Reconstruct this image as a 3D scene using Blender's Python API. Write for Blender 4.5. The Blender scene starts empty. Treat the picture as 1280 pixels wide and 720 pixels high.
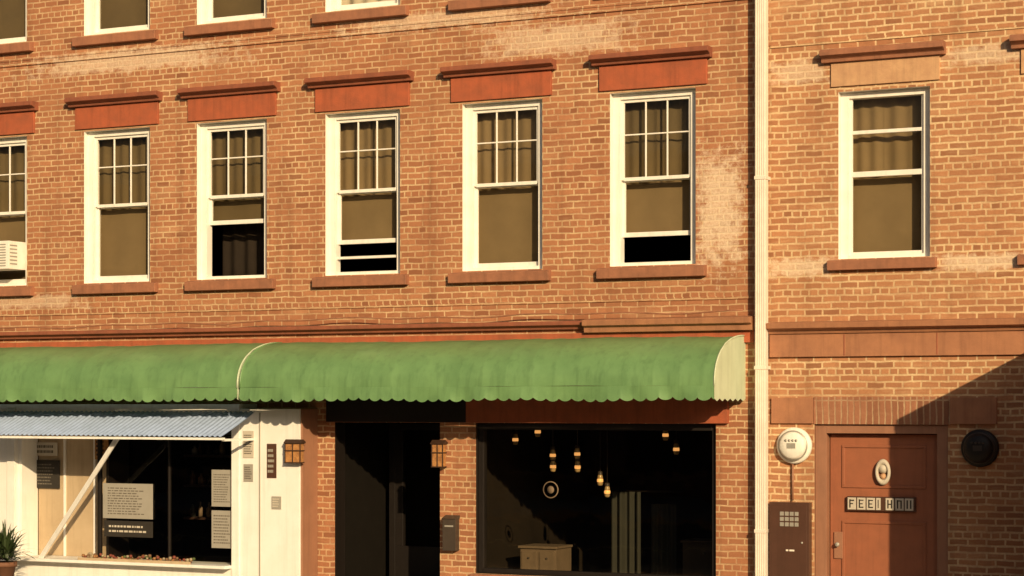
import bpy, math, random
from mathutils import Vector
random.seed(7)
scene=bpy.context.scene
COL=scene.collection

# ------------------------------------------------------------------ materials
def new_mat(name):
    m=bpy.data.materials.new(name); m.use_nodes=True
    nt=m.node_tree; nt.nodes.clear()
    out=nt.nodes.new('ShaderNodeOutputMaterial')
    b=nt.nodes.new('ShaderNodeBsdfPrincipled')
    nt.links.new(b.outputs[0],out.inputs[0])
    return m,nt,b,out
def N(nt,t,**k):
    n=nt.nodes.new(t)
    for a,v in k.items(): setattr(n,a,v)
    return n
def math_n(nt,op,a,b=None,clamp=False):
    n=N(nt,'ShaderNodeMath',operation=op); n.use_clamp=clamp
    for i,v in enumerate((a,b)):
        if v is None: continue
        if isinstance(v,(int,float)): n.inputs[i].default_value=v
        else: nt.links.new(v,n.inputs[i])
    return n.outputs[0]
def mixc(nt,fac,a,b,mode='MIX'):
    n=N(nt,'ShaderNodeMix',data_type='RGBA',blend_type=mode)
    if isinstance(fac,(int,float)): n.inputs[0].default_value=fac
    else: nt.links.new(fac,n.inputs[0])
    for i,v in ((6,a),(7,b)):
        if isinstance(v,tuple): n.inputs[i].default_value=(*v[:3],1)
        else: nt.links.new(v,n.inputs[i])
    return n.outputs[2]
def noise(nt,vec,scale,detail=4,rough=.6):
    n=N(nt,'ShaderNodeTexNoise'); n.inputs['Scale'].default_value=scale
    n.inputs['Detail'].default_value=detail; n.inputs['Roughness'].default_value=rough
    nt.links.new(vec,n.inputs['Vector']); return n.outputs['Fac']
def ramp(nt,v,lo,hi,a=0.,b=1.):
    n=N(nt,'ShaderNodeMapRange'); n.inputs[1].default_value=lo; n.inputs[2].default_value=hi
    n.inputs[3].default_value=a; n.inputs[4].default_value=b
    nt.links.new(v,n.inputs[0]); return n.outputs[0]

def weathered(name,c,c2=None,rough=.75,scale=6,var=.5,bump=.15,metal=0,streak=True,spec=.4):
    m,nt,b,o=new_mat(name)
    tc=N(nt,'ShaderNodeTexCoord').outputs['Object']
    if c2 is None: c2=tuple(x*.55 for x in c)
    n1=noise(nt,tc,scale,6,.65)
    f=ramp(nt,n1,.35,.75,0,var)
    col=mixc(nt,f,c,c2)
    if streak:
        mp=N(nt,'ShaderNodeMapping'); mp.inputs['Scale'].default_value=(14,14,.9)
        nt.links.new(tc,mp.inputs[0])
        n2=noise(nt,mp.outputs[0],1.0,4,.6)
        col=mixc(nt,ramp(nt,n2,.5,.75,0,.35*var+.05),col,tuple(x*.5 for x in c2))
    nt.links.new(col,b.inputs['Base Color'])
    b.inputs['Roughness'].default_value=rough; b.inputs['Metallic'].default_value=metal
    b.inputs['Specular IOR Level'].default_value=spec
    bp=N(nt,'ShaderNodeBump'); bp.inputs['Strength'].default_value=bump; bp.inputs['Distance'].default_value=.01
    nt.links.new(noise(nt,tc,60,5,.7),bp.inputs['Height']); nt.links.new(bp.outputs[0],b.inputs['Normal'])
    return m

def brick(name,c1,c2,mortar,patches=(),bw=.205,rh=.0745,soldier=False,pale=.25,ms=.011):
    m,nt,b,o=new_mat(name)
    tc=N(nt,'ShaderNodeTexCoord').outputs['Object']
    sx=N(nt,'ShaderNodeSeparateXYZ'); nt.links.new(tc,sx.inputs[0])
    X,Y,Z=sx.outputs
    h=math_n(nt,'ADD',X,Y)
    cb=N(nt,'ShaderNodeCombineXYZ')
    if soldier:
        nt.links.new(Z,cb.inputs[0]); nt.links.new(h,cb.inputs[1])
    else:
        nt.links.new(h,cb.inputs[0]); nt.links.new(Z,cb.inputs[1])
    wn=N(nt,'ShaderNodeTexNoise'); wn.inputs['Scale'].default_value=5.5; wn.inputs['Detail'].default_value=4
    nt.links.new(tc,wn.inputs['Vector'])
    vs=N(nt,'ShaderNodeVectorMath',operation='SUBTRACT'); vs.inputs[1].default_value=(.5,.5,.5)
    nt.links.new(wn.outputs['Color'],vs.inputs[0])
    vm=N(nt,'ShaderNodeVectorMath',operation='SCALE'); vm.inputs['Scale'].default_value=.030
    nt.links.new(vs.outputs[0],vm.inputs[0])
    va=N(nt,'ShaderNodeVectorMath',operation='ADD')
    nt.links.new(cb.outputs[0],va.inputs[0]); nt.links.new(vm.outputs[0],va.inputs[1])
    def bricktex(ca,cb_,cm,bias):
        bt=N(nt,'ShaderNodeTexBrick'); nt.links.new(va.outputs[0],bt.inputs['Vector'])
        bt.offset=0 if soldier else .5
        if not soldier:
            bt.squash=.5; bt.squash_frequency=6
        for k,v in (('Color1',ca),('Color2',cb_),('Mortar',cm)): bt.inputs[k].default_value=(*v,1)
        bt.inputs['Scale'].default_value=1; bt.inputs['Mortar Size'].default_value=ms
        bt.inputs['Mortar Smooth'].default_value=.3; bt.inputs['Bias'].default_value=bias
        bt.inputs['Brick Width'].default_value=bw; bt.inputs['Row Height'].default_value=rh
        return bt
    bt=bricktex(c1,c2,mortar,0.)
    bk=bricktex((0,0,0),(1,1,1),(0,0,0),0.)
    col=bt.outputs['Color']
    bkv=N(nt,'ShaderNodeRGBToBW'); nt.links.new(bk.outputs['Color'],bkv.inputs[0])
    col=mixc(nt,ramp(nt,bkv.outputs[0],.90,.98,0,.4),col,tuple(x*.6 for x in c2))
    col=mixc(nt,ramp(nt,noise(nt,tc,38,4,.7),.35,.7,0,.3),col,tuple(x*.5 for x in c2))
    # joints eroded or dirty in places
    mw=ramp(nt,noise(nt,tc,2.2,7,.75),.40,.64,0,.65)
    mw=math_n(nt,'MULTIPLY',mw,bt.outputs['Fac'])
    col=mixc(nt,mw,col,c2)
    big=noise(nt,tc,.75,5,.6)
    col=mixc(nt,ramp(nt,big,.42,.68,0,.38),col,tuple(x*.62 for x in c1))
    mp=N(nt,'ShaderNodeMapping'); mp.inputs['Scale'].default_value=(.5,.5,2.2); nt.links.new(tc,mp.inputs[0])
    pl=noise(nt,mp.outputs[0],1.7,7,.75)
    col=mixc(nt,ramp(nt,pl,.52,.72,0,pale),col,tuple(min(.85,x*1.05) for x in mortar))
    mp2=N(nt,'ShaderNodeMapping'); mp2.inputs['Scale'].default_value=(5,5,.35); nt.links.new(tc,mp2.inputs[0])
    st=noise(nt,mp2.outputs[0],1.0,5,.6)
    col=mixc(nt,ramp(nt,st,.53,.78,0,.5),col,tuple(x*.35 for x in c1))
    pn=noise(nt,tc,7,7,.78)
    for (cx,cz,hx,hz,strength,pc) in patches:
        dx=math_n(nt,'DIVIDE',math_n(nt,'ABSOLUTE',math_n(nt,'SUBTRACT',X,cx)),hx)
        dz=math_n(nt,'DIVIDE',math_n(nt,'ABSOLUTE',math_n(nt,'SUBTRACT',Z,cz)),hz)
        d=math_n(nt,'MAXIMUM',dx,dz)
        v=math_n(nt,'ADD',d,math_n(nt,'MULTIPLY',math_n(nt,'SUBTRACT',pn,.5),3.2))
        f=ramp(nt,v,1.05,.55,0,strength)
        f=math_n(nt,'MULTIPLY',f,ramp(nt,noise(nt,tc,30,4,.8),.35,.6,.45,1.))
        col=mixc(nt,f,col,pc)
    nt.links.new(col,b.inputs['Base Color'])
    b.inputs['Roughness'].default_value=.9; b.inputs['Specular IOR Level'].default_value=.2
    inv=math_n(nt,'SUBTRACT',1.,bt.outputs['Fac'])
    ht=math_n(nt,'ADD',inv,math_n(nt,'MULTIPLY',noise(nt,tc,45,5,.7),.7))
    bp=N(nt,'ShaderNodeBump'); bp.inputs['Strength'].default_value=.5; bp.inputs['Distance'].default_value=.008
    nt.links.new(ht,bp.inputs['Height']); nt.links.new(bp.outputs[0],b.inputs['Normal'])
    return m

def glass(name,tint=(.8,.82,.75)):
    m,nt,b,o=new_mat(name); nt.nodes.remove(b)
    tr=N(nt,'ShaderNodeBsdfTransparent'); tr.inputs[0].default_value=(*tint,1)
    gl=N(nt,'ShaderNodeBsdfGlossy'); gl.inputs['Roughness'].default_value=.02
    ge=N(nt,'ShaderNodeNewGeometry')
    fr=N(nt,'ShaderNodeFresnel'); nt.links.new(ramp(nt,ge.outputs['Backfacing'],0,1,1.5,1/1.5),fr.inputs[0])
    tc=N(nt,'ShaderNodeTexCoord').outputs['Object']
    bp=N(nt,'ShaderNodeBump'); bp.inputs['Strength'].default_value=.25; bp.inputs['Distance'].default_value=.01
    nt.links.new(noise(nt,tc,2.2,2,.5),bp.inputs['Height'])
    nt.links.new(bp.outputs[0],gl.inputs['Normal'])
    mx=N(nt,'ShaderNodeMixShader')
    nt.links.new(fr.outputs[0],mx.inputs[0]); nt.links.new(tr.outputs[0],mx.inputs[1]); nt.links.new(gl.outputs[0],mx.inputs[2])
    nt.links.new(mx.outputs[0],o.inputs[0]); return m

def emis(name,c,s):
    m,nt,b,o=new_mat(name)
    b.inputs['Base Color'].default_value=(*c,1)
    b.inputs['Emission Color'].default_value=(*c,1); b.inputs['Emission Strength'].default_value=s
    b.inputs['Roughness'].default_value=.3
    return m

PALE=(.74,.60,.44)
M_brickL=brick('brick_left',(.47,.208,.105),(.33,.135,.070),(.70,.50,.29),
   patches=[(2.66,4.60,.30,.70,.8,(.76,.62,.46)),(-5.6,6.93,1.7,.16,.7,PALE),(.6,6.72,1.0,.2,.6,PALE),
            (-1.0,7.08,1.5,.12,.6,PALE),(-7.3,3.75,.9,.1,.5,PALE)],pale=.22)
M_brickR=brick('brick_right',(.52,.250,.125),(.37,.165,.085),(.80,.61,.36),
   patches=[(3.62,3.9,.45,.12,.75,PALE),(5.8,3.9,.7,.10,.75,PALE),(3.6,6.1,.4,.14,.6,PALE),(5.9,6.15,.7,.12,.6,PALE),(5.0,.7,.5,.8,.3,(.3,.17,.1))],pale=.28,ms=.0125)
M_soldier=brick('brick_soldier',(.42,.19,.11),(.28,.12,.07),(.58,.42,.26),soldier=True,bw=.4,rh=.072,ms=.010)
M_brickO=brick('brick_opposite',(.30,.16,.11),(.22,.11,.08),(.4,.34,.27))
M_red=weathered('red_painted_stone',(.42,.105,.045),(.26,.08,.04),var=.9,scale=5,bump=.3)
M_cap=weathered('dark_red_stone',(.30,.095,.05),(.18,.065,.04),var=.8,bump=.3)
M_sill=weathered('brownstone_sill',(.37,.155,.085),(.22,.10,.06),var=.9,bump=.35)
M_tan=weathered('tan_stone',(.58,.35,.19),(.42,.23,.13),var=.9,bump=.3)
M_frieze=weathered('brownstone_frieze',(.41,.185,.095),(.28,.125,.07),var=.9,bump=.3,scale=4)
M_white=weathered('white_paint',(.85,.82,.76),(.68,.62,.52),var=.4,bump=.06,rough=.5)
M_kwhite=weathered('kiosk_white_paint',(.86,.85,.82),(.70,.65,.56),var=.4,bump=.08,rough=.55,scale=3)
M_cream=weathered('cream_paint',(.83,.76,.67),(.64,.54,.44),var=.5,bump=.06,rough=.45)
M_green=weathered('green_canvas',(.165,.310,.125),(.105,.215,.085),var=.9,scale=2.2,bump=.12,rough=.42,spec=.6)
M_greenpale=weathered('pale_green_canvas',(.56,.63,.46),(.44,.51,.35),var=.7,scale=3,bump=.1,rough=.6)
M_blue=weathered('blue_corrugated_sheet',(.42,.54,.80),(.30,.39,.56),var=.7,scale=3,bump=.05,rough=.5)
M_shadeA=weathered('tan_window_shade',(.220,.155,.080),(.15,.105,.052),var=.7,scale=1.5,bump=.02,rough=.9,streak=False)
M_shadeB=weathered('brown_window_shade',(.140,.098,.045),(.085,.062,.030),var=.7,scale=1.5,bump=.02,rough=.9,streak=False)
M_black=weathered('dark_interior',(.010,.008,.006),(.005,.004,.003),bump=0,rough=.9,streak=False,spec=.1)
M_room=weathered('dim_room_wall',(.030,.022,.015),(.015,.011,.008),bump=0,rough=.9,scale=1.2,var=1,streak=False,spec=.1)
M_dkwood=weathered('dark_wood',(.055,.028,.018),(.03,.016,.01),bump=.1,rough=.5)
M_ebony=weathered('ebony_and_shadow',(.014,.010,.008),(.008,.006,.005),bump=.05,rough=.5)  # near-black paint; also carries painted shadow on the doorway and right meter
M_door=weathered('brown_door_paint',(.34,.120,.062),(.23,.09,.05),var=.6,bump=.08,rough=.45)
M_frame=weathered('brown_frame_paint',(.34,.165,.10),(.24,.12,.075),var=.6,bump=.1,rough=.5)
M_metal=weathered('grey_metal',(.45,.43,.38),(.3,.28,.25),var=.5,bump=.03,rough=.4,metal=.3)
M_dkmetal=weathered('dark_metal',(.06,.045,.035),(.035,.028,.022),var=.5,bump=.05,rough=.45)
M_boxbrown=weathered('brown_metal_box',(.09,.042,.028),(.06,.03,.02),var=.5,bump=.05,rough=.4)
M_paper=weathered('printed_paper',(.55,.50,.42),(.45,.4,.33),var=.4,bump=.02,streak=False)
M_ink=weathered('ink',(.03,.025,.02),bump=0,streak=False)
M_greyp=weathered('grey_notice',(.34,.32,.28),(.26,.24,.2),var=.4,bump=.02,streak=False)
M_faint=weathered('faded_print',(.12,.105,.085),(.16,.14,.11),var=.8,scale=20,bump=0,streak=False)
M_amber=weathered('amber_panel',(.50,.24,.08),(.2,.08,.03),var=1,scale=25,bump=.1,streak=False)
M_bulb=emis('amber_bulb',(1,.45,.13),1.0)
M_jar=weathered('lantern_glass',(.5,.34,.16),(.3,.2,.1),var=.5,bump=0,rough=.2,streak=False)
M_leaf=weathered('leaf',(.035,.055,.018),(.02,.035,.01),var=.8,scale=9,bump=.1,rough=.5,streak=False)
M_pot=weathered('terracotta',(.20,.09,.05),bump=.2)
M_beige=weathered('beige_plaster',(.52,.40,.26),(.36,.26,.16),var=.6,bump=.05,scale=2)
M_cloth=weathered('white_cloth',(.50,.44,.34),(.38,.32,.24),bump=.05,streak=False)
M_drape=weathered('grey_drape',(.035,.034,.025),(.02,.02,.015),bump=.05)
M_dim=weathered('dim_reflection_paint',(.075,.050,.032),(.04,.028,.018),bump=.05)
M_dim2=weathered('ring_paint',(.20,.14,.09),(.1,.07,.045),bump=.05)
M_asphalt=weathered('asphalt',(.055,.053,.05),(.035,.034,.032),bump=.4,scale=2,streak=False)
M_pave=weathered('pavement_concrete',(.32,.29,.25),(.22,.2,.17),bump=.3,scale=1.5,streak=False)
M_line=weathered('road_paint',(.7,.62,.3),bump=.1,streak=False)
M_glass=glass('window_glass',(.92,.91,.86)); M_shopglass=glass('shop_glass',(.8,.79,.72))
M_roof=weathered('roof_felt',(.08,.075,.07),bump=.2,streak=False)
FRUIT=[weathered('produce_'+n,c,bump=.05,streak=False,rough=.6) for n,c in
  (('red',(.20,.05,.03)),('orange',(.30,.14,.05)),('green',(.08,.11,.03)),('brown',(.18,.10,.05)),('cream',(.35,.28,.18)))]

# ------------------------------------------------------------------ mesh builder
class MB:
    def __init__(s): s.v=[];s.f=[];s.mi=[];s.mats=[];s.sm=[]
    def m(s,mat):
        if mat not in s.mats: s.mats.append(mat)
        return s.mats.index(mat)
    def face(s,pts,mat,smooth=False):
        b=len(s.v); s.v+= [tuple(p) for p in pts]; s.f.append(list(range(b,b+len(pts)))); s.mi.append(s.m(mat)); s.sm.append(smooth)
    def mesh(s,vs,fs,mat,smooth=False):
        b=len(s.v); s.v+=[tuple(p) for p in vs]; k=s.m(mat)
        for f in fs: s.f.append([b+i for i in f]); s.mi.append(k); s.sm.append(smooth)
    def box(s,x0,x1,y0,y1,z0,z1,mat):
        vs=[(x0,y0,z0),(x1,y0,z0),(x1,y1,z0),(x0,y1,z0),(x0,y0,z1),(x1,y0,z1),(x1,y1,z1),(x0,y1,z1)]
        s.mesh(vs,[(0,3,2,1),(4,5,6,7),(0,1,5,4),(1,2,6,5),(2,3,7,6),(3,0,4,7)],mat)
    def prof(s,x0,x1,pr,mat):
        n=len(pr); vs=[(x0,y,z) for y,z in pr]+[(x1,y,z) for y,z in pr]
        fs=[(i,(i+1)%n,n+(i+1)%n,n+i) for i in range(n)]+[tuple(range(n))[::-1],tuple(range(n,2*n))]
        s.mesh(vs,fs,mat)
    def tube(s,path,r,mat,seg=12,cap=True):
        vs=[];fs=[]
        for i,p in enumerate(path):
            p=Vector(p); a=Vector(path[max(0,i-1)]); c=Vector(path[min(len(path)-1,i+1)])
            t=(c-a).normalized(); u=t.cross(Vector((0,1,0)) if abs(t.y)<.9 else Vector((1,0,0))).normalized(); w=t.cross(u)
            rr=r[i] if isinstance(r,(list,tuple)) else r
            for k in range(seg):
                an=2*math.pi*k/seg; vs.append(p+u*rr*math.cos(an)+w*rr*math.sin(an))
        for i in range(len(path)-1):
            for k in range(seg):
                k2=(k+1)%seg; fs.append((i*seg+k,i*seg+k2,(i+1)*seg+k2,(i+1)*seg+k))
        if cap: fs+= [tuple(range(seg))[::-1],tuple(range((len(path)-1)*seg,len(path)*seg))]
        s.mesh(vs,fs,mat,True)
    def lathe(s,c,axis,pr,mat,seg=32):
        ax=Vector(axis).normalized(); u=ax.cross(Vector((0,0,1)) if abs(ax.z)<.9 else Vector((1,0,0))).normalized(); w=ax.cross(u)
        vs=[];fs=[];c=Vector(c)
        for r,t in pr:
            for k in range(seg):
                an=2*math.pi*k/seg; vs.append(c+ax*t+u*r*math.cos(an)+w*r*math.sin(an))
        for i in range(len(pr)-1):
            for k in range(seg):
                k2=(k+1)%seg; fs.append((i*seg+k,i*seg+k2,(i+1)*seg+k2,(i+1)*seg+k))
        s.mesh(vs,fs,mat,True)
    def obj(s,name,parent=None,bevel=0,recalc=True):
        me=bpy.data.meshes.new(name); me.from_pydata(s.v,[],s.f)
        for m_ in s.mats: me.materials.append(m_)
        me.polygons.foreach_set('material_index',s.mi); me.polygons.foreach_set('use_smooth',s.sm)
        if recalc:
            import bmesh
            bm=bmesh.new(); bm.from_mesh(me); bmesh.ops.recalc_face_normals(bm,faces=bm.faces); bm.to_mesh(me); bm.free()
        me.update()
        o=bpy.data.objects.new(name,me); COL.objects.link(o)
        if parent: o.parent=parent
        if bevel:
            bv=o.modifiers.new('bevel','BEVEL'); bv.width=bevel; bv.segments=2; bv.limit_method='ANGLE'; bv.angle_limit=math.radians(40)
        return o
def empty(name):
    e=bpy.data.objects.new(name,None); COL.objects.link(e); return e

def wall(mb,x0,x1,z0,z1,ops,mat,y=0.,depth=.25):
    xs=sorted({x0,x1,*[a for o in ops for a in o[:2]]}); zs=sorted({z0,z1,*[a for o in ops for a in o[2:4]]})
    for i in range(len(xs)-1):
        for j in range(len(zs)-1):
            cx=(xs[i]+xs[i+1])/2; cz=(zs[j]+zs[j+1])/2
            if any(o[0]<cx<o[1] and o[2]<cz<o[3] for o in ops): continue
            mb.face([(xs[i],y,zs[j]),(xs[i+1],y,zs[j]),(xs[i+1],y,zs[j+1]),(xs[i],y,zs[j+1])],mat)
    for o in ops:
        a,b,c,d=o[:4]; r=o[4] if len(o)>4 else mat
        mb.face([(a,y,c),(a,y,d),(a,y+depth,d),(a,y+depth,c)],r)
        mb.face([(b,y,c),(b,y+depth,c),(b,y+depth,d),(b,y,d)],r)
        mb.face([(a,y,d),(b,y,d),(b,y+depth,d),(a,y+depth,d)],r)
        mb.face([(a,y,c),(a,y+depth,c),(b,y+depth,c),(b,y,c)],r)

def curtain(mb,x0,x1,y,z0,z1,mat,amp=.012,wl=.11):
    n=int((x1-x0)/.012); vs=[];fs=[]; ph=random.random()*6
    for i in range(n+1):
        x=x0+(x1-x0)*i/n; yy=y+amp*math.sin(x/wl*6.28+ph)+amp*.5*math.sin(x/wl*2.9+ph*2)
        vs+=[(x,yy,z0),(x,yy,z1)]
    fs=[(2*i,2*i+2,2*i+3,2*i+1) for i in range(n)]
    mb.mesh(vs,fs,mat,True)

def window(fr,gl,it,cx,z0,z1,w,meet,lower_bottom=None,extra=(),style='six',shade=(0,0)):
    a=cx-w/2;b=cx+w/2; cw=.095; D=.04
    fr.box(a+.001,a+cw,.045+D,.17+D,z0,z1-.001,M_white); fr.box(b-cw,b-.001,.045+D,.17+D,z0,z1-.001,M_white)
    fr.box(a+cw,b-cw,.047+D,.17+D,z1-.07,z1-.001,M_white); fr.box(a+cw,b-cw,.040+D,.17+D,z0,z0+.045,M_white)
    ia=a+cw;ib=b-cw;it0=z0+.045;it1=z1-.07; st=.036
    if style=='six':
        y0,y1=.075+D,.108+D
        fr.box(ia,ia+st,y0,y1,meet,it1,M_white); fr.box(ib-st,ib,y0,y1,meet,it1,M_white)
        fr.box(ia+st,ib-st,y0,y1,it1-st,it1,M_white); fr.box(ia+st,ib-st,y0-.002,y1,meet-.01,meet+.032,M_white)
        for k in (1,2):
            xm=ia+st+(ib-ia-2*st)*k/3; fr.box(xm-.008,xm+.008,y0+.006,y1-.004,meet+.032,it1-st,M_white)
        zm=(meet+it1)/2+.06; fr.box(ia+st,ib-st,y0+.008,y1-.006,zm-.008,zm+.008,M_white)
        yg=.095+D
        gl.face([(ia+st,yg,meet),(ib-st,yg,meet),(ib-st,yg,it1-st),(ia+st,yg,it1-st)],M_glass)
        lb=lower_bottom if lower_bottom else it0
        y0,y1=.112+D,.145+D
        fr.box(ia,ia+st,y0,y1,lb,meet+.02,M_white); fr.box(ib-st,ib,y0,y1,lb,meet+.02,M_white)
        fr.box(ia+st,ib-st,y0,y1,lb,lb+.055,M_white); fr.box(ia+st,ib-st,y0,y1,meet-.02,meet+.02,M_white)
        yg=.13+D
        gl.face([(ia+st,yg,lb+.05),(ib-st,yg,lb+.05),(ib-st,yg,meet-.02),(ia+st,yg,meet-.02)],M_glass)
        for z in extra: fr.box(ia,ib,.08+D,.105+D,z,z+.032,M_white)
    else:
        y0,y1=.075+D,.11+D
        for (p,q) in ((it1-.40,it1-.36),(meet-.03,meet+.03)): fr.box(ia+.03,ib-.03,y0,y1,p,q,M_white)
        fr.box(ia,ia+.03,y0,y1,it0,it1,M_white); fr.box(ib-.03,ib,y0,y1,it0,it1,M_white)
        fr.box(ia+.03,ib-.03,y0,y1,it0,it0+.035,M_white)
        yg=.098+D
        gl.face([(ia+.03,yg,it0),(ib-.03,yg,it0),(ib-.03,yg,it1),(ia+.03,yg,it1)],M_glass)
        lb=None
    su,sl=shade
    low=it0 if lb is None else lb
    SH=[M_shadeA,M_shadeB]
    # upper sash: pair of curtains parted a little, lower sash: roller shade with a hem bar
    if su is not None:
        g=random.uniform(-.1,.12); mid=(a+b)/2+g
        curtain(it,a+.02,mid+.01,.235+D,meet-.02,z1,SH[su],.010,.16)
        curtain(it,mid-.01,b-.02,.250+D,meet-.02,z1,SH[su],.010,.19)
    if sl is not None:
        zb=low+random.uniform(0,.03)
        curtain(it,a+.02,b-.02,.25+D,zb,meet-.01,SH[sl],.004,.5)
        it.box(a+.02,b-.02,.236+D,.244+D,zb,zb+.03,SH[1])

def cap_profile(y,z0,z1):
    h=z1-z0
    return [(0.002,z0),(-y*.45,z0),(-y*.5,z0+h*.25),(-y*.8,z0+h*.45),(-y,z0+h*.5),(-y,z0+h*.88),(-y*.85,z1),(0.002,z1)]

# ------------------------------------------------------------------ left brick building
bl=empty('brick_building')
cols=[-14.1,-12.0,-9.97,-7.93,-5.88,-4.05,-2.09,-.135,1.83]
W=1.08; Z0,Z1=3.98,6.02; FL=3.33
ops=[]
for c in cols:
    for k in range(2): ops.append((c-W/2,c+W/2,Z0+FL*k,Z1+FL*k,M_white))
ops+=[(-7.25,-3.70,.30,2.05,M_black),(-2.49,-.987,.02,2.13,M_ebony),(-.489,2.62,.30,2.13,M_ebony)]  # near-black doorway reveal: shadow of the recess is put into its colour
mb=MB(); wall(mb,-16,3.13,0,10.9,ops,M_brickL)
mb.face([(3.13,0,0),(3.13,.25,0),(3.13,.25,10.9),(3.13,0,10.9)],M_brickL)
mb.obj('front_wall',bl,recalc=False)
sh=MB()
sh.box(-16,3.12,9.5,9.8,0,10.9,M_brickL); sh.box(-16.3,-16,0,9.8,0,10.9,M_brickL)
sh.box(-16,3.12,.02,9.5,10.5,10.8,M_roof); sh.box(3.02,3.12,.26,9.5,0,10.5,M_brickL)
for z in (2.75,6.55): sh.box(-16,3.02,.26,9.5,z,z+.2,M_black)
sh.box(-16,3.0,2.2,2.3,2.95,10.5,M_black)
sh.obj('shell',bl)
fr,gl,it,tr=MB(),MB(),MB(),MB()
cfg={-7.93:dict(meet=4.98,shade=(1,0)),-5.88:dict(meet=5.01,shade=(1,0)),
     -4.05:dict(meet=5.05,lower_bottom=4.70,shade=(1,1)),
     -2.09:dict(meet=5.03,lower_bottom=4.38,extra=(4.19,),shade=(0,0)),
     -.135:dict(meet=5.02,shade=(0,0)),1.83:dict(meet=5.0,lower_bottom=4.33,shade=(1,0))}
for c in cols:
    for k in range(2):
        kw=cfg.get(c,dict(meet=5.0,shade=(1,0))).copy() if k==0 else dict(meet=5.0+FL,shade=(random.choice((0,1)),random.choice((0,1))))
        if k==1 and c in (-.135,-2.09): kw['shade']=(0,None)
        window(fr,gl,it,c,Z0+FL*k,Z1+FL*k,W,**kw)
        dz=FL*k; j=random.uniform(-.012,.012)
        tr.prof(c-.69+j,c+.67+j,[(.08,Z0-.15+dz),(-.085,Z0-.145+dz),(-.09,Z0-.03+dz),(.08,Z0+dz)],M_sill)
        tr.box(c-.68+j,c+.68+j,-.03,.04,Z1+.03+dz,Z1+.33+dz,M_red)
        tr.prof(c-.76+j,c+.74+j,cap_profile(.16,Z1+.33+dz,Z1+.45+dz),M_cap)
    if c==-2.09 or c==-.135:
        curtain(it,c-.5,c+.5,.27,Z0+FL,Z0+FL+1.0,M_cloth,.02,.2)
    if c==-4.05: curtain(it,c-.5,c+.5,.55,4.0,4.75,M_room,.02,.2)
fr.obj('window_frames',bl,.003); gl.obj('window_glass',bl,recalc=False); it.obj('window_shades',bl,recalc=False)
tr.prof(-16,1.0,cap_profile(.12,3.245,3.345),M_cap)
tr.prof(1.0,3.10,[(.002,3.20),(-.11,3.20),(-.12,3.265),(-.17,3.28),(-.18,3.345),(.002,3.37)],M_frieze)
tr.box(-16,3.10,-.05,.03,3.06,3.20,M_red)
tr.box(-16,3.10,-.014,.03,3.56,3.60,M_brickL)
tr.box(-16,3.10,-.022,.03,6.98,7.045,M_brickL)
tr.box(-16,3.10,-.030,.03,7.045,7.08,M_brickL)
for z,p in ((10.2,.1),(10.45,.28),(10.7,.45)): tr.prof(-16,3.10,cap_profile(p,z,z+.24),M_cap)
tr.box(-.60,2.78,-.06,.02,2.135,2.45,M_red)
tr.box(-2.60,-.60,-.04,.02,2.135,2.45,M_ebony)
tr.obj('stone_trim',bl,.006)
sf=MB()
a,b=-.489,2.62
sf.box(a+.002,a+.07,.06,.16,.302,2.128,M_ebony); sf.box(b-.07,b-.002,.06,.16,.302,2.128,M_ebony)
sf.box(a+.07,b-.07,.06,.16,2.05,2.128,M_ebony); sf.box(a+.07,b-.07,.05,.16,.302,.36,M_ebony)
sf.box(a-.05,b+.05,-.08,.05,.20,.298,M_sill)
sf.obj('shop_window_frame',bl,.004)
sg=MB(); sg.face([(a+.07,.11,.36),(b-.07,.11,.36),(b-.07,.11,2.05),(a+.07,.11,2.05)],M_shopglass); sg.obj('shop_window_glass',bl,recalc=False)
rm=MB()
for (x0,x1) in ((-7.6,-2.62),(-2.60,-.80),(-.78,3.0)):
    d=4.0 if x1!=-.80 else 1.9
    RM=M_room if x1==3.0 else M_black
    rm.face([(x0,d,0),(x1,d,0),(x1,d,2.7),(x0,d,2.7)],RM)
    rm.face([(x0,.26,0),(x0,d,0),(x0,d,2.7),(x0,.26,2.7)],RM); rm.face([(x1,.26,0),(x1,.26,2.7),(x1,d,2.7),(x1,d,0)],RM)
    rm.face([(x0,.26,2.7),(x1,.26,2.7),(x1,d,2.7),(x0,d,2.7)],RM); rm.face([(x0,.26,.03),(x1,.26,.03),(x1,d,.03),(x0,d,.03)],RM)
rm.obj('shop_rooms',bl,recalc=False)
dd=MB(); y=1.3  # door coloured near-black to paint in the dark of the recess
dd.box(-2.45,-2.36,y,y+.07,.04,2.3,M_ebony); dd.box(-1.15,-1.06,y,y+.07,.04,2.3,M_ebony)
dd.box(-2.36,-1.15,y,y+.07,2.02,2.1,M_ebony); dd.box(-2.36,-1.15,y,y+.07,.04,.5,M_ebony)
dd.box(-2.36,-2.24,y,y+.07,.5,2.02,M_ebony); dd.box(-1.27,-1.15,y,y+.07,.5,2.02,M_ebony)
dd.tube([(-1.25,y-.05,.55),(-1.25,y-.07,.63),(-1.25,y-.05,.71)],.010,M_metal)
dd.lathe((-1.25,y,.8),(0,-1,0),[(.018,0),(.018,.02),(0,.025)],M_amber,12)
dd.obj('recessed_shop_door',bl,.004)

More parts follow.
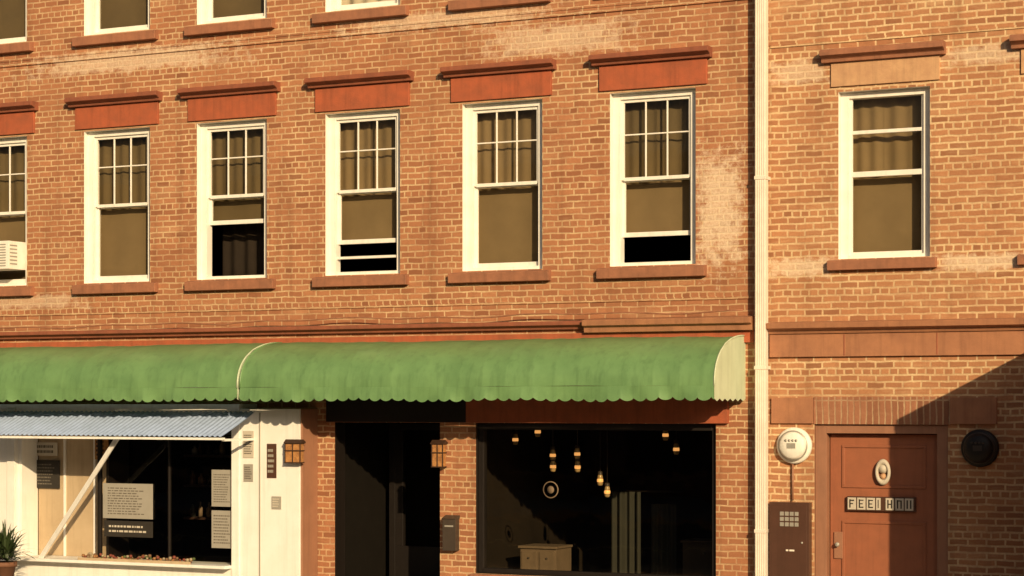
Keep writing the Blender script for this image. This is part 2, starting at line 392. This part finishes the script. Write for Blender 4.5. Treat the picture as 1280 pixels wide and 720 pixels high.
def reflection_cabinet(x0,x1,y0,y1,h,mat):
    c=MB(); c.box(x0,x1,y0,y1,.05,h-.03,mat); c.box(x0-.02,x1+.02,y0-.03,y1,h-.03,h,mat)
    n=2
    for i in range(n):
        p=x0+(x1-x0)*i/n+.02; q=x0+(x1-x0)*(i+1)/n-.02
        c.box(p,q,y0-.015,y0,.1,h-.07,mat); c.lathe(((p+q)/2,y0-.015,h-.15),(0,-1,0),[(.012,0),(.012,.015),(0,.02)],M_dkmetal,10)
    return c.obj('shop_reflection_standin',None,.004)
reflection_cabinet(-.38,.12,1.0,1.45,.58,M_dim2); reflection_cabinet(1.75,2.9,1.15,1.6,.70,M_dim)  # added low boxes stand in for pale reflections in the shop window
dr=MB(); curtain(dr,.55,.95,1.75,.1,1.25,M_drape,.03,.12); curtain(dr,1.05,1.4,1.8,.1,1.1,M_drape,.03,.12)
dr.tube([(.4,1.77,1.26),(1.5,1.77,1.26)],.012,M_ebony,8); dr.obj('hanging_drapes',None,recalc=False)
for (x,z) in ((-.35,1.93),(.167,1.74),(.504,1.60),(.807,1.44),(.902,1.30),(1.669,2.0),(1.808,1.83),(-.04,2.03),(.17,1.60),(.50,1.76)):
    L=MB(); y=.8
    L.tube([(x,y,z+.08),(x,y,2.69)],.003,M_dkmetal,6)
    L.lathe((x,y,z),(0,0,1),[(.0,.10),(.026,.095),(.03,.07),(.03,.055)],M_dkmetal,16)
    L.lathe((x,y,z),(0,0,1),[(.026,.055),(.034,.03),(.034,-.06),(.026,-.078),(0,-.08)],M_jar,16)
    L.lathe((x,y,z),(0,0,1),[(.0,.05),(.012,.04),(.037,.0),(.038,-.03),(.02,-.055),(0,-.06)],M_bulb,12)
    L.obj('hanging_lantern')
rs=MB(); rs.lathe((.47,.095,1.33),(0,1,0),[(.090,0),(.103,0),(.103,.006),(.090,.006),(.090,0)],M_dim2,40)
rs.lathe((.47,.095,1.33),(0,1,0),[(.0,0),(.045,0),(.045,.005),(0,.005)],M_dim2,24)
rs.obj('round_window_sign')

# ------------------------------------------------------------------ right brick building
br=empty('brick_building')
cr=[4.60,6.72,8.84,10.96]
RZ1=5.85
ops=[(c-.52,c+.52,Z0+FL*k,RZ1+FL*k,M_white) for c in cr for k in range(2)]
ops+=[(3.80,5.32,.02,2.13,M_frame)]
mb=MB(); wall(mb,3.134,16,0,10.9,ops,M_brickR); mb.obj('front_wall',br,recalc=False)
sh=MB(); sh.box(3.14,16,9.5,9.8,0,10.9,M_brickR); sh.box(16,16.3,0,9.8,0,10.9,M_brickR)
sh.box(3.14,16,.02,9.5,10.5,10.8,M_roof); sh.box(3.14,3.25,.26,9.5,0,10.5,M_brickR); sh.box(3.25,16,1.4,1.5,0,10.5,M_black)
sh.obj('shell',br)
fr,gl,it,tr=MB(),MB(),MB(),MB()
for c in cr:
    for k in range(2):
        dz=FL*k
        window(fr,gl,it,c,Z0+dz,RZ1+dz,1.04,4.93+dz,style='storm',shade=(0,0))
        tr.prof(c-.63,c+.60,[(.08,Z0-.13+dz),(-.075,Z0-.125+dz),(-.08,Z0-.02+dz),(.08,Z0+dz)],M_sill)
        tr.box(c-.60,c+.63,-.025,.04,RZ1+.06+dz,RZ1+.33+dz,M_tan)
        tr.prof(c-.70,c+.70,cap_profile(.14,RZ1+.33+dz,RZ1+.47+dz),M_sill)
        tr.box(c-.53,c+.53,.002,.04,RZ1+.002+dz,RZ1+.058+dz,M_tan)
fr.obj('window_frames',br,.003); gl.obj('window_glass',br,recalc=False); it.obj('window_shades',br,recalc=False)
tr.prof(3.28,16,[(.002,3.15),(-.06,3.15),(-.08,3.19),(-.15,3.21),(-.16,3.27),(.002,3.29)],M_frieze)
tr.box(3.28,16,-.04,.03,2.89,3.15,M_frieze)
tr.box(4.15,4.165,-.043,-.038,2.9,3.14,M_cap); tr.box(5.2,5.215,-.043,-.038,2.9,3.14,M_cap)
tr.box(3.30,3.79,-.035,.03,2.14,2.43,M_frieze); tr.box(5.35,5.86,-.035,.03,2.14,2.43,M_frieze)
tr.box(3.28,16,-.014,.03,6.40,6.44,M_brickR)
for z,p in ((10.2,.1),(10.45,.28),(10.7,.45)): tr.prof(3.2,16,cap_profile(p,z,z+.24),M_cap)
tr.obj('stone_trim',br,.006)
sd=MB(); sd.box(3.794,5.346,-.012,.24,2.132,2.44,M_soldier); sd.obj('soldier_course',br,.003)
dr=MB()
dr.box(3.802,3.93,.03,.25,.02,2.128,M_frame); dr.box(5.19,5.318,.03,.25,.02,2.128,M_frame); dr.box(3.93,5.19,.03,.25,2.03,2.128,M_frame)
dr.box(3.94,5.18,.14,.19,.04,2.02,M_door)
for (x0,x1,z0,z1) in ((4.08,5.04,1.42,1.9),(4.08,5.04,.25,1.05)):
    t=.03
    dr.box(x0,x1,.125,.145,z0,z0+t,M_door);dr.box(x0,x1,.125,.145,z1-t,z1,M_door)
    dr.box(x0,x0+t,.125,.145,z0+t,z1-t,M_door);dr.box(x1-t,x1,.125,.145,z0+t,z1-t,M_door)
dr.box(3.99,4.09,.12,.145,.62,.92,M_frame); dr.lathe((4.04,.12,.78),(0,-1,0),[(.0,.06),(.022,.055),(.028,.04),(.02,.02),(.012,0)],M_metal,16)
dr.obj('entrance_door',br,.004)

ds=MB(); ds.box(4.15,4.93,.088,.138,1.165,1.325,M_boxbrown)
for i in range(7):
    x0=4.162+i*.109
    w=.05 if i==3 else .095
    ds.box(x0,x0+w,.078,.088,1.178,1.312,M_paper)
    pat=[((.02,.035,.02,.115),(.035,.075,.095,.11),(.035,.065,.06,.072)),((.02,.035,.02,.115),(.035,.075,.1,.112),(.035,.075,.02,.034),(.035,.065,.06,.072)),
         ((.02,.035,.02,.115),(.035,.075,.1,.112),(.035,.075,.02,.034),(.035,.065,.06,.072)),((.02,.03,.02,.115),),
         ((.02,.035,.02,.115),(.06,.075,.02,.115),(.035,.06,.06,.074)),((.02,.035,.02,.115),(.035,.075,.1,.112),(.06,.075,.02,.1)),
         ((.02,.035,.02,.115),(.06,.075,.02,.115))][i]
    for (p,q,r,s_) in pat: ds.box(x0+p,x0+q,.075,.078,1.178+r,1.178+s_,M_ink)
ds.obj('door_name_sign',None,.002)
kn=MB()
vs=[];fs=[];n=28;m=8
for i in range(n):
    a=2*math.pi*i/n
    for j in range(m):
        b_=2*math.pi*j/m; R=1+.28*math.cos(b_)
        vs.append((4.56+.07*R*math.cos(a),.105+.03*math.sin(b_),1.60+.115*R*math.sin(a)))
for i in range(n):
    for j in range(m): fs.append((i*m+j,((i+1)%n)*m+j,((i+1)%n)*m+(j+1)%m,i*m+(j+1)%m))
kn.mesh(vs,fs,M_paper,True)
kn.lathe((4.56,.14,1.64),(0,-1,0),[(.06,0),(.055,.03),(.03,.065),(0,.07)],M_paper,16)
kn.lathe((4.56,.14,1.55),(0,-1,0),[(.04,0),(.035,.03),(.02,.055),(0,.06)],M_tan,16)
kn.obj('door_knocker')

def meter(x,z,mat,matr,con):
    e=MB()
    e.lathe((x,-.002,z),(0,-1,0),[(.0,.0),(.19,0),(.205,.01),(.205,.05),(.185,.065),(.16,.065),(.155,.11),(.13,.135),(.06,.145),(0,.146)],mat,40)
    e.lathe((x,-.002,z),(0,-1,0),[(.163,.075),(.172,.08),(.172,.095),(.160,.10)],matr,40)
    e.box(x-.05,x+.05,-.152,-.147,z-.03,z+.03,matr)
    for i in range(4): e.lathe((x-.06+i*.04,-.149,z+.06),(0,-1,0),[(.0,.004),(.015,.004),(.015,0)],matr,12)
    if con: e.tube([(x-.02,-.03,z-.2),(x-.02,-.03,1.27)],.012,M_frame,10)
    return e.obj('electric_meter')
meter(3.575,1.89,M_white,M_metal,True); meter(5.68,1.88,M_ebony,M_dkmetal,False)  # right meter gets dark colours to paint in the shadow it stands in
ic=MB(); ic.box(3.30,3.77,-.10,.0,.36,1.25,M_boxbrown); ic.box(3.325,3.745,-.108,-.10,.385,1.225,M_boxbrown)
for i in range(4):
    for j in range(3): ic.box(3.43+i*.058,3.475+i*.058,-.114,-.108,.98+j*.06,1.025+j*.06,M_metal)
ic.box(3.50,3.53,-.113,-.108,.70,.72,M_cream); ic.box(3.54,3.60,-.113,-.108,.70,.72,M_cream)
ic.lathe((3.69,-.108,.8),(0,-1,0),[(.012,0),(.012,.01),(0,.012)],M_metal,12)
ic.obj('intercom_cabinet',None,.006)

dp=MB()
dp.box(3.150,3.275,-.16,-.06,.15,10.4,M_cream)
for k in range(5): dp.box(3.158+k*.025,3.166+k*.025,-.166,-.160,.15,10.4,M_cream)
for z in (.9,2.75,4.9,7.2,9.3): dp.box(3.143,3.282,-.170,.0,z,z+.04,M_cream)
dp.prof(3.150,3.275,[(-.16,.15),(-.30,.05),(-.30,.12),(-.06,.24)],M_cream)
dp.obj('rain_downspout',None,.008)
cb=MB(); pts=[]
for i in range(60):
    x=-8+11*i/59; pts.append((x,-.14,3.42+.012*math.sin(x*2.1)+.01*math.sin(x*5)+(-.02 if x<-4 else 0)))
cb.tube(pts,.009,M_sill,8); cb.obj('wall_cable')

# ------------------------------------------------------------------ green awnings
def awning(x0,x1,name):
    A=MB()
    pr=[]
    H=3.14; lo=2.56; P=1.0
    for i in range(15):
        t=i/14*math.pi/2
        pr.append((P*math.sin(t)**.9 if t>0 else 0, lo+(H-lo)*max(0,math.cos(t))**.85))
    nx=int((x1-x0)/.02)
    vs=[];fs=[]
    rib=.305
    for i in range(nx+1):
        x=x0+(x1-x0)*i/nx
        ph=((x-x0)%rib)/rib; sag=-.007*math.sin(math.pi*ph)**.6*(1+.4*math.sin(x*3))
        wob=.007*math.sin(x*4.3)+.006*math.sin(x*2.3+1)
        for k,(p,z) in enumerate(pr):
            f=math.sin(k/14*math.pi/2)
            wr=.002*math.sin(z*38+x*3+math.sin(x*5)*1.5)*f
            vs.append((x,-(p+sag*f*.9+wob*f+wr),z+sag*(1-f)+.006*math.sin(x*1.3)+.003*math.sin(x*6)))
    m=len(pr)
    for i in range(nx):
        for k in range(m-1): fs.append((i*m+k,(i+1)*m+k,(i+1)*m+k+1,i*m+k+1))
    A.mesh(vs,fs,M_green,True)
    sc=.155; n=int((x1-x0)/.0155); vs=[];fs=[]
    for i in range(n+1):
        x=x0+(x1-x0)*i/n; ph=((x-x0)%sc)/sc
        wob=.007*math.sin(x*4.3)+.006*math.sin(x*2.3+1)
        zb=2.435-.045*math.sqrt(max(0,math.sin(math.pi*ph)))+.008*math.sin(x*3.1)+.005*math.sin(x*11)
        for k in range(5):
            t=k/4; vs.append((x,-(1.001+wob+.020*t*math.sin(x*9+math.sin(x*2.7)*2)+.012*t),lo+(zb-lo)*t+.002))
    for i in range(n):
        for k in range(4): fs.append((i*5+k,(i+1)*5+k,(i+1)*5+k+1,i*5+k+1))
    A.mesh(vs,fs,M_green,True)
    for xe,mt in ((x1,M_greenpale),(x0,M_green)):  # right end panel and its piping take the paler green
        pts=[(xe,-p,z) for p,z in pr]+[(xe,-1.0,lo-.12)]
        nn=12
        for i in range(nn+1):
            y=-1.0+1.0*i/nn; pts.append((xe,y,lo-.14-.03*abs(math.sin(i*math.pi/2)) ))
        A.face(pts,mt)
        A.tube([(xe,-p,z) for p,z in pr],.010,mt,8)
    for xe in (x0+.05,(x0+x1)/2,x1-.05):
        A.tube([(xe,-.02,2.55),(xe,-.94,2.60)],.013,M_metal,8)
    A.tube([(x0+.02,-.95,lo+.02),(x1-.02,-.95,lo+.02)],.014,M_metal,8)
    return A.obj(name,None,recalc=False)
awning(-10.9,-3.29,'green_awning'); awning(-3.25,2.98,'green_awning')

# ------------------------------------------------------------------ food kiosk front
kk=empty('food_kiosk'); K=MB(); P=-.40
K.box(-11,-7.25,P,-.005,0,2.36,M_kwhite)
K.box(-7.25,-3.77,P,-.005,2.03,2.36,M_kwhite)
K.box(-7.25,-3.77,P,-.005,0,.27,M_kwhite)
K.box(-7.25,-3.77,P-.16,-.01,.27,.31,M_kwhite)
K.box(-3.77,-3.65,P-.02,-.005,0,2.36,M_kwhite)
K.box(-3.65,-2.765,P,-.005,0,2.30,M_kwhite)
K.box(-2.765,-2.74,P+.03,-.005,0,2.30,M_frame)
K.box(-3.36,-3.34,P-.012,P,0,2.25,M_greyp)
K.box(-7.38,-7.25,P-.03,P,.0,2.3,M_kwhite)
K.box(-7.25,-7.19,P+.05,-.01,.31,2.03,M_kwhite); K.box(-5.93,-5.88,P+.05,P+.1,.31,2.03,M_ebony)
K.box(-5.88,-3.77,P+.04,P+.09,1.97,2.03,M_ebony)
K.box(-4.80,-4.77,P+.05,P+.09,.31,1.97,M_ebony)
K.obj('kiosk_walls',kk,.006)
kb=MB(); kb.face([(-7.19,.0,.31),(-6.02,.0,.31),(-6.02,.0,2.03),(-7.19,.0,2.03)],M_beige)
for x in (-6.75,-6.25): kb.box(x,x+.03,-.02,0,.31,2.03,M_kwhite)
kb.box(-6.02,-5.98,-.04,.4,.31,2.03,M_ebony)
kb.obj('interior_partition',kk,recalc=False)
ks=MB()
for z in (.75,1.2,1.62):
    ks.box(-5.9,-3.8,1.55,1.85,z,z+.03,M_dkwood)
    for i in range(16):
        x=-5.8+i*.125+random.uniform(-.02,.02); r=random.uniform(.025,.045); h=random.uniform(.1,.24)
        ks.lathe((x,1.65,z+.03),(0,0,1),[(0,0),(r,0),(r,h*.6),(r*.4,h*.75),(r*.4,h),(0,h)],random.choice([M_boxbrown,M_dim2,M_dkmetal,M_greyp,M_drape]),12)
ks.obj('back_shelves',kk)
kg=MB(); kg.face([(-5.88,P+.075,.31),(-3.77,P+.075,.31),(-3.77,P+.075,1.97),(-5.88,P+.075,1.97)],M_glass); kg.obj('kiosk_glass',kk,recalc=False)
s=MB(); a=Vector((-6.80,P-.06,.28)); b=Vector((-5.10,P-.55,1.99)); d=(b-a).normalized(); u=Vector((d.z,0,-d.x)).normalized()*.032; w=Vector((0,.012,0))
vs=[a+u-w,a-u-w,a-u+w,a+u+w,b+u-w,b-u-w,b-u+w,b+u+w]
s.mesh(vs,[(0,1,2,3),(4,7,6,5),(0,4,5,1),(1,5,6,2),(2,6,7,3),(3,7,4,0)],M_kwhite); s.obj('awning_strut',kk,.003)
B=MB(); x0,x1=-11,-3.40; n=int((x1-x0)/.0125); vs=[];fs=[]
for i in range(n+1):
    x=x0+(x1-x0)*i/n; w=.009*math.sin(x/.076*2*math.pi)
    for k in range(5):
        t=k/4; p=.41+.74*t; z=2.265-.305*t-.03*t*(1-t)
        vs.append((x,-p+w*.3,z+w))
for i in range(n):
    for k in range(4): fs.append((i*5+k,(i+1)*5+k,(i+1)*5+k+1,i*5+k+1))
B.mesh(vs,fs,M_blue,True)
B.box(x0,x1,-1.13,-1.10,1.915,1.945,M_kwhite); B.box(x1-.05,x1-.02,-1.10,-.42,1.90,1.93,M_kwhite)
o=B.obj('corrugated_flap_awning',None,recalc=False)
def notice(name,x0,x1,z0,z1,y,mat,ink,rows,margin=.12,fill=.27):
    q=MB(); q.box(x0,x1,y-.008,y,z0,z1,mat); w=x1-x0;h=z1-z0
    for r in range(rows):
        zc=z1-h*(margin+(1-2*margin)*(r+.5)/rows); t=h*(1-2*margin)/rows*fill
        x=x0+w*.1; end=x1-w*random.uniform(.1,.35)
        while x<end-w*.03:
            l=random.uniform(.02,.09)*w; l=min(l,end-x); q.box(x,x+l,y-.0105,y-.008,zc-t,zc+t,ink); x+=l+w*.02
    return q.obj(name,None,.001)
notice('menu_board',-7.24,-6.80,1.22,1.60,-.03,M_ink,M_faint,7,.1,.2)
notice('menu_board',-7.22,-6.84,1.66,1.84,-.03,M_paper,M_faint,2)
notice('window_notice',-5.84,-5.04,.86,1.32,P+.06,M_greyp,M_faint,11,.1,.2)
notice('window_banner',-5.82,-5.04,.62,.83,P+.06,M_ink,M_paper,2,.2,.2)
notice('window_notice',-4.12,-3.80,.52,1.00,P+.06,M_greyp,M_faint,10,.1,.2)
notice('window_notice',-4.12,-3.80,1.05,1.52,P+.06,M_greyp,M_faint,12,.1,.2)
notice('wall_notice',-3.60,-3.44,1.68,2.02,P-.003,M_paper,M_faint,9)
notice('wall_notice',-3.59,-3.45,1.38,1.60,P-.003,M_greyp,M_faint,6)
notice('wall_notice',-3.24,-3.10,1.43,1.86,P-.003,M_boxbrown,M_greyp,5)
notice('wall_notice',-3.17,-3.03,1.04,1.20,P-.003,M_greyp,M_paper,4)
notice('window_notice',-6.20,-5.98,1.62,1.92,-.045,M_amber,M_ink,4)
pd=MB()
for i in range(190):
    x=random.uniform(-6.1,-4.35); y=random.uniform(P-.10,P+.03); r=random.uniform(.012,.026); z=.31+r*random.choice((1,1,2.3,3))
    m=random.choice(FRUIT); pd.lathe((x,y,z-r),(0,0,1),[(0,0),(r*.7,r*.25),(r,r),(r*.7,r*1.75),(0,r*1.9)],m,8)
pd.box(-6.12,-4.33,P-.12,P-.11,.31,.345,M_beige)
pd.obj('produce_display')

def lantern(x,y,z,w,h):
    L=MB()
    L.box(x-w/2,x+w/2,y-.10,y-.02,z-h/2,z+h/2,M_amber)
    t=.014
    for sx in (x-w/2,x,x+w/2): L.box(sx-t/2,sx+t/2,y-.108,y-.1,z-h/2,z+h/2,M_dkwood)
    for sz in (z-h/2,z+h*.12,z+h/2): L.box(x-w/2-.01,x+w/2+.01,y-.112,y-.012,sz-t/2,sz+t/2,M_dkwood)
    L.prof(x-w/2-.02,x+w/2+.02,[(y-.12,z+h/2),(y,z+h/2),(y,z+h/2+.02),(y-.06,z+h/2+.05)],M_dkwood)
    L.box(x-.02,x+.02,y-.02,y,z-.04,z+.04,M_dkwood)
    return L.obj('wall_lantern',None,.002)
lantern(-2.80,P,1.75,.22,.24); lantern(-.97,-.0,1.73,.15,.28)
mbx=MB(); mbx.box(-.90,-.72,-.10,0,.57,.96,M_dkmetal); mbx.prof(-.91,-.71,[(-.115,.96),(0,.96),(0,1.0)],M_dkmetal); mbx.box(-.87,-.75,-.104,-.1,.86,.88,M_metal)
mbx.obj('mailbox',None,.005)

ac=MB(); ac.box(-8.35,-7.52,-.22,.15,4.20,4.58,M_white)
for i in range(9): ac.box(-8.30,-7.57,-.226,-.22,4.235+i*.036,4.25+i*.036,M_greyp)
for i in range(6): ac.box(-7.52,-7.516,-.20,-.05,4.26+i*.05,4.28+i*.05,M_greyp)
ac.obj('window_air_conditioner',None,.008)

pl=MB(); c=Vector((-6.86,-1.1,.36))
for i in range(260):
    a=random.uniform(0,6.28); el=random.uniform(.1,1.4); L=random.uniform(.22,.50); w=random.uniform(.010,.020)
    d=Vector((math.cos(a)*math.cos(el),math.sin(a)*math.cos(el),math.sin(el))); sd_=Vector((-math.sin(a),math.cos(a),0))*w
    pts=[]; p=c+Vector((random.uniform(-.12,.12),random.uniform(-.08,.08),random.uniform(-.05,.1)))
    for k in range(5):
        ww=[.5,1,.9,.6,.05][k]; pts.append((p-sd_*ww,p+sd_*ww)); p=p+d*L/4; d=(d+Vector((0,0,-.22))).normalized()
    vs=[q for pr in pts for q in pr]; pl.mesh(vs,[(2*k,2*k+1,2*k+3,2*k+2) for k in range(4)],M_leaf,True)
pl.lathe((c.x,c.y,0.02),(0,0,1),[(0,0),(.11,0),(.15,.22),(.17,.22),(.17,.28),(.14,.28),(.12,.25),(0,.25)],M_pot,24)
pl.obj('potted_plant',None,recalc=False)

v=empty('added_shadow_block'); V=MB()  # unseen block added right of the view to cast the diagonal shadow
V.box(6.80,9.4,-2.29,-.01,0,3.13,M_brickR); V.box(6.80,9.4,-2.30,-.0,3.132,3.245,M_frieze)
V.box(7.3,8.9,-2.35,-2.295,.05,2.3,M_door); V.obj('shadow_block_walls',v,.01)

# ------------------------------------------------------------------ ground, street, opposite side
def sheet(name,x0,x1,y0,y1,z,mat):
    q=MB(); q.face([(x0,y0,z),(x1,y0,z),(x1,y1,z),(x0,y1,z)],mat); return q.obj(name)
sheet('ground',-600,600,-600,600,-.14,M_asphalt)
sheet('road',-600,600,-17,-4.2,-.136,M_asphalt)
q=MB(); q.box(-200,200,-4.0,0,-.13,.0,M_pave); q.obj('pavement'); q=MB(); q.box(-200,200,-4.2,-4.0,-.13,.004,M_tan); q.obj('kerb',None,.015)
q=MB(); q.box(-200,200,-26,-17.2,-.13,.0,M_pave); q.obj('pavement'); q=MB(); q.box(-200,200,-17.2,-17.0,-.13,.004,M_tan); q.obj('kerb',None,.015)
q=MB()
for y in (-10.5,-10.75): q.box(-200,200,y,y+.1,-.136,-.131,M_line)
q.obj('road_marking')
ob=empty('brick_building'); ops=[]
for i in range(22):
    x=-40+i*3.4; ops.append((x,x+1.2,4.2,6.2)); ops.append((x-.3,x+1.8,.6,2.6))
O=MB()
xs=sorted({-42,36,*[a for o_ in ops for a in o_[:2]]}); zs=sorted({0,8.3,*[a for o_ in ops for a in o_[2:4]]})
for i in range(len(xs)-1):
    for j in range(len(zs)-1):
        cx=(xs[i]+xs[i+1])/2; cz=(zs[j]+zs[j+1])/2; hole=any(o_[0]<cx<o_[1] and o_[2]<cz<o_[3] for o_ in ops)
        y=-26.15 if hole else -26
        O.face([(xs[i],y,zs[j]),(xs[i+1],y,zs[j]),(xs[i+1],y,zs[j+1]),(xs[i],y,zs[j+1])],M_dkmetal if hole else M_brickO)
for o_ in ops: O.box(o_[0]-.1,o_[1]+.1,-26.1,-25.92,o_[3],o_[3]+.25,M_tan); O.box(o_[0]-.1,o_[1]+.1,-26.1,-25.92,o_[2]-.15,o_[2],M_tan)
O.box(-42,36,-36,-26.2,0,8.3,M_brickO); O.box(-42,36,-26.19,-25.7,8.3,8.7,M_cap); O.obj('facade',ob)

# ------------------------------------------------------------------ light, sky, camera
az,el=math.radians(42),math.radians(19)
sv=Vector((math.sin(az)*math.cos(el),-math.cos(az)*math.cos(el),math.sin(el)))
L=bpy.data.lights.new('sun','SUN'); L.energy=5.0; L.angle=math.radians(.5); L.color=(1,.755,.44)
lo=bpy.data.objects.new('sun',L); lo.rotation_euler=sv.to_track_quat('Z','Y').to_euler(); lo.location=(20,-30,20); COL.objects.link(lo)
w=bpy.data.worlds.new('World'); scene.world=w; w.use_nodes=True; nt=w.node_tree
sk=nt.nodes.new('ShaderNodeTexSky'); sk.sky_type='NISHITA'; sk.sun_disc=False; sk.sun_elevation=el; sk.sun_rotation=math.atan2(sv.x,sv.y)
sk.dust_density=6.0
bg=nt.nodes['Background']; bg.inputs[1].default_value=.055; nt.links.new(sk.outputs[0],bg.inputs[0])
th=math.atan(.4962); D=25.1
cam=bpy.data.cameras.new('camera'); cam.sensor_width=36; cam.lens=73.125; cam.shift_y=146/1280; cam.clip_end=2000
co=bpy.data.objects.new('camera',cam); co.location=(D*math.sin(th),-D*math.cos(th),2.35); co.rotation_euler=(math.pi/2,0,th)
COL.objects.link(co); scene.camera=co
scene.view_settings.view_transform='Standard'; scene.view_settings.look='None'; scene.view_settings.exposure=0
